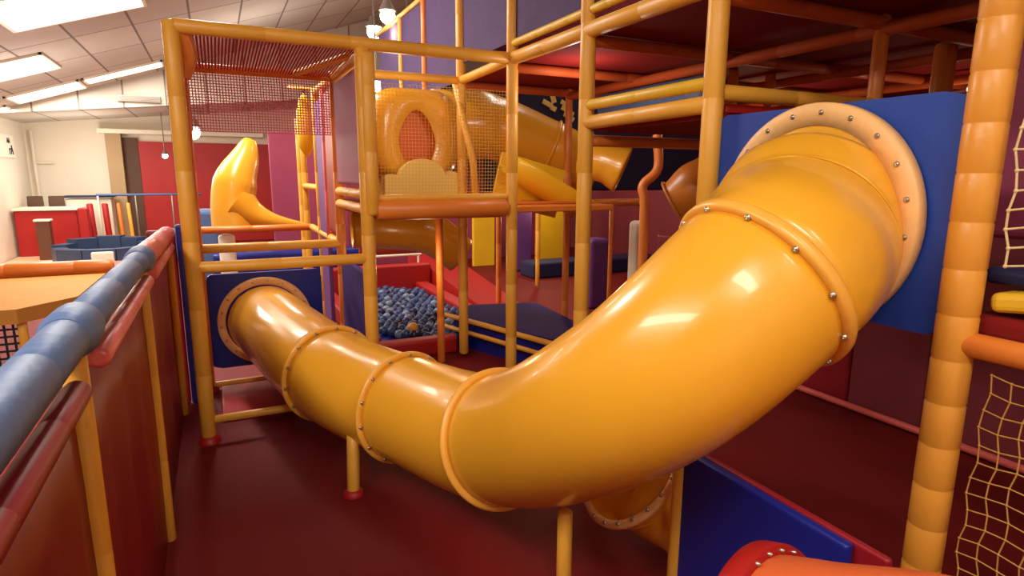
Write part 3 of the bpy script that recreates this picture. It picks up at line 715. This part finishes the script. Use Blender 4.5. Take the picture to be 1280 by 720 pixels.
# ------------------------------------------------------------------ left background
yp = thing('play_table', (-1.8, 6.0, 0), 'padded yellow topped platform with an orange roll behind, beyond the fence', 'platform')
v = [(-2.6, 4.95), (-1.25, 4.95), (-.97, 5.3), (-.95, 6.45), (-2.6, 6.45)]
MB().add([(x, y, .70) for x, y in v] + [(x, y, .80) for x, y in v], [(4, 3, 2, 1, 0), (5, 6, 7, 8, 9)] + [(i, (i + 1) % 5, 5 + (i + 1) % 5, 5 + i) for i in range(5)], True).build('top_pad', 'table_top', yp)
MB().rod((-2.7, 6.6, .84), (-.9, 6.6, .84), .07, 18, .5).build('roll', 'foam_orange', yp)
sheet('side_net', (-2.6, 5.0, .05), (-1.25, 5.0, .05), (-2.6, 5.0, .7), 'net_black', yp)
sheet('side_net', (-.97, 5.3, .05), (-.95, 6.4, .05), (-.97, 5.3, .7), 'net_black', yp)
for x, y in ((-1.25, 5.02), (-.98, 6.5), (-2.6, 5.02), (-2.6, 6.5)): MB().rod((x, y, 0), (x, y, .76), .03, 12).build('leg', 'foam', yp)

rw = thing('low_wall', (-3.1, 15.2, 0), 'bright red low wall with a white top in front of the white room wall', 'wall')
MB().box(XL + .06, -2.6, 15.15, 15.3, .0, .93, .02).build('wall_body', 'red_bright', rw)
MB().box(XL + .04, -2.55, 15.1, 15.9, .93, .98, .01).build('white_top', 'white', rw)
tag(MB().box(-2.56, -2.38, 14.95, 15.14, 0, .98, .03).build('padded_pillar', 'red_bright'), 'short red pillar at the right end of the red low wall', 'pillar')
bn_ = thing('litter_bin', (-3.04, 14.5, 0), 'brown square bin standing on the cream lit floor patch before the red low wall', 'bin')
MB().box(-3.16, -2.93, 14.4, 14.6, 0, .76, .02).build('bin_body', 'bronze', bn_); MB().box(-3.18, -2.91, 14.38, 14.62, .76, .80, .01).build('lid', 'white', bn_)
for i, (x, lb) in enumerate([(-3.45, 'dark chair back poking above the white topped wall, nearest the left edge'), (-3.08, 'dark chair back above the white topped wall, second from the left edge')]):
    o = MB().box(x - .14, x + .14, 16.0, 16.04, .9, 1.2, .03); o.rod((x - .13, 16.02, 0), (x - .13, 16.02, 1.1), .015, 8); o.rod((x + .13, 16.02, 0), (x + .13, 16.02, 1.1), .015, 8); o.box(x - .15, x + .15, 16.02, 16.4, .43, .47, .02)
    o.rod((x - .13, 16.38, 0), (x - .13, 16.38, .45), .015, 8); o.rod((x + .13, 16.38, 0), (x + .13, 16.38, .45), .015, 8)
    tag(o.build('dining_chair', 'brown'), lb, 'chair')
ct = thing('counter_table', (-2.6, 16.3, 0), 'white counter with a dark blue top against the white wall', 'table')
MB().box(-2.95, -2.1, 16.1, 16.6, 0, 1.12, .02).build('body', 'white_wall', ct); MB().box(-3.0, -2.05, 16.05, 16.62, 1.15, 1.19, .01).build('top', 'navy_dark', ct)

bp = thing('soft_play_ring', (-1.9, 13.6, 0), 'dark blue padded enclosure with a light blue corner, behind the end of the fence', 'soft play')
for k in range(10):
    a0, a1 = 2 * pi * k / 10, 2 * pi * (k + 1) / 10; h = .30 + .14 * max(0, sin((a0 + a1) / 2))
    q = [(-2.0 + cos(a) * r_, 13.9 + sin(a) * r_ * .85) for r_ in (.62, .86) for a in (a0, a1 - .02)]
    q = [q[0], q[1], q[3], q[2]]
    MB().add([(x, y, 0) for x, y in q] + [(x, y, h) for x, y in q], [(3, 2, 1, 0), (4, 5, 6, 7)] + [(n_, (n_ + 1) % 4, 4 + (n_ + 1) % 4, 4 + n_) for n_ in range(4)], True).build('side_pad', 'bluedark', bp)
MB().box(-1.1, -.7, 13.5, 14.5, 0, .56, .06).build('corner_block', 'bluepad', bp)
MB().sweep([(-2.0, 13.9, 0), (-2.0, 13.9, .2)], .5, 24).build('inner_pad', 'navy_dark', bp)
tag(MB().box(-2.1, -1.75, 12.95, 13.04, 0, .28, .03).build('soft_block', 'white'), 'small pale block on the front of the blue enclosure', 'block')
mm = MB()
for k in range(3): mm.box(-2.25 + k * .42, -1.85 + k * .42, 10.9, 12.6, 0, .16, .05)
tag(mm.build('padded_mat', 'red_rose'), 'pinkish padded mat just over the fence rail', 'mat')
br_ = thing('hand_railing', (-1.6, 16, 0), 'thin blue topped hand railing in front of the red far wall', 'railing')
MB().rod((-2.36, 16, 1.21), (-.3, 16, 1.21), .026, 10).build('top_bar', 'bluepad', br_)
for i, x in enumerate((-2.33, -1.62, -.9)): MB().rod((x, 16, 0), (x, 16, 1.2), .02, 10).build('post', 'metal' if i else 'white', br_)
for x, m_, lb in ((-2.42, 'red_bright', 'slim red padded post left of the white rail post'), (-2.15, 'red_bright', 'slim red padded post right of the white rail post'), (-1.9, 'foam_orange', 'slim orange padded post near the beige pilaster'), (-1.72, 'foam', 'leaning yellow padded post in front of the brown recess')):
    tag(MB().rod((x + .03, 15.5, 0), (x, 15.5, 1.05), .06 if m_ == 'red_bright' else .035, 14).build('padded_post', m_), lb, 'post')
tag(MB().box(.06 - .35, .0, 9.3, 9.7, 0, 1.2, .06).build('padded_block', 'bluepad'), 'slate blue padded block left of the wave slide foot', 'block')
panel('padded_block', -.1, 2.0, 9.0, 9.3, 0, .62, 'navy', 'long dark blue padded block seen below the tower rails', 'block', .05)

# wall sign with its rounded end and partly cut off lettering
sg = thing('wall_sign', (XL + .02, 15.6, 2.2), 'pale sign with dark blue lettering on the wall at the left edge', 'sign')
MB().box(XL + .005, XL + .035, 14.9, 16.0, 1.98, 2.44, .014).build('board', 'white', sg)
def text(body, size, loc, name):
    cu = bpy.data.curves.new('lettering', 'FONT'); cu.body = body; cu.size = size; cu.extrude = .004; cu.align_x = 'RIGHT'
    cu.materials.append(M['navy_dark']); o = bpy.data.objects.new(name, cu); COL.objects.link(o)
    dg = bpy.context.evaluated_depsgraph_get(); me = bpy.data.meshes.new_from_object(o.evaluated_get(dg)); bpy.data.objects.remove(o)
    o = bpy.data.objects.new(name, me); COL.objects.link(o); o.parent = sg; o.matrix_parent_inverse = Matrix.Translation(-Vector(sg.location))
    o.location = loc; o.rotation_euler = (pi / 2, 0, pi / 2)
text('rA', .27, (XL + .042, 15.86, 2.05), 'lettering')
text('AA', .15, (XL + .042, 15.7, 2.27), 'lettering')

# ------------------------------------------------------------------ world, lamp glows and added fill lights, camera
W = bpy.data.worlds.new('hall'); S.world = W; W.use_nodes = True
W.node_tree.nodes['Background'].inputs[0].default_value = (1, .8, .62, 1); W.node_tree.nodes['Background'].inputs[1].default_value = .16
def pl(loc, e, r=.1, col=(1, .72, .42)):
    d = bpy.data.lights.new('lamp_and_fill', 'POINT'); d.energy = e; d.shadow_soft_size = r; d.color = col  # serves the glow of bulbs and added fill points without a fixture
    o = bpy.data.objects.new('lamp_and_fill', d); COL.objects.link(o); o.location = loc
pl((2.3, 9.2, 2.8), 25); pl((1.98, 7.3, 3.3), 15); pl((-.32, 13.6, 2.4), 10)
pl((3.9, 6.9, 1.2), 14); pl((5.2, 9.3, 1.3), 26, .1, (1, .8, .4))  # fill added under the decks, no lamp stands here
pl((5.2, 2.78, 1.9), 7); pl((2.4, 3.8, 2.25), 9, .08, (1, .9, .8)); pl((4.6, 4.3, 2.2), 10); pl((1.5, 4.8, .95), 6); pl((3.2, 8.8, 2.0), 40, .15, (1, .82, .6)); pl((1.3, 4.6, 2.2), 7, .1, (1, .85, .6))  # first belongs to a tiny lamp; the rest is fill added inside the structure
for q, e_ in (((-2.2, 11.2, 2.3), 60), ((-1.8, 8.6, 2.6), 10), ((-2.4, 15.6, 2.0), 45), ((1.0, 11.5, 3.2), 50)): pl(q, e_, .25, (1, .93, .84))  # added fill points with no fixture, brightening the hall and its ceiling

P = math.atan(142 / 750); YAW = radians(26.1); ROLL = radians(.29)
fw = Vector((sin(YAW) * cos(P), cos(YAW) * cos(P), -sin(P))); rt_ = Vector((cos(YAW), -sin(YAW), 0)); up = rt_.cross(fw)
rr = rt_ * cos(ROLL) + up * sin(ROLL); uu = up * cos(ROLL) - rt_ * sin(ROLL)
cam = bpy.data.cameras.new('camera'); cam.sensor_width = 36; cam.lens = 36 * 750 / 1280; cam.clip_start = .05
cob = bpy.data.objects.new('camera', cam); COL.objects.link(cob)
cob.matrix_world = Matrix(((rr.x, uu.x, -fw.x, 0), (rr.y, uu.y, -fw.y, 0), (rr.z, uu.z, -fw.z, 1.7), (0, 0, 0, 1)))
S.camera = cob
S.view_settings.view_transform = 'Standard'; S.view_settings.look = 'None'; S.view_settings.gamma = 1; S.view_settings.use_curve_mapping = False
S.view_settings.exposure = 0.0
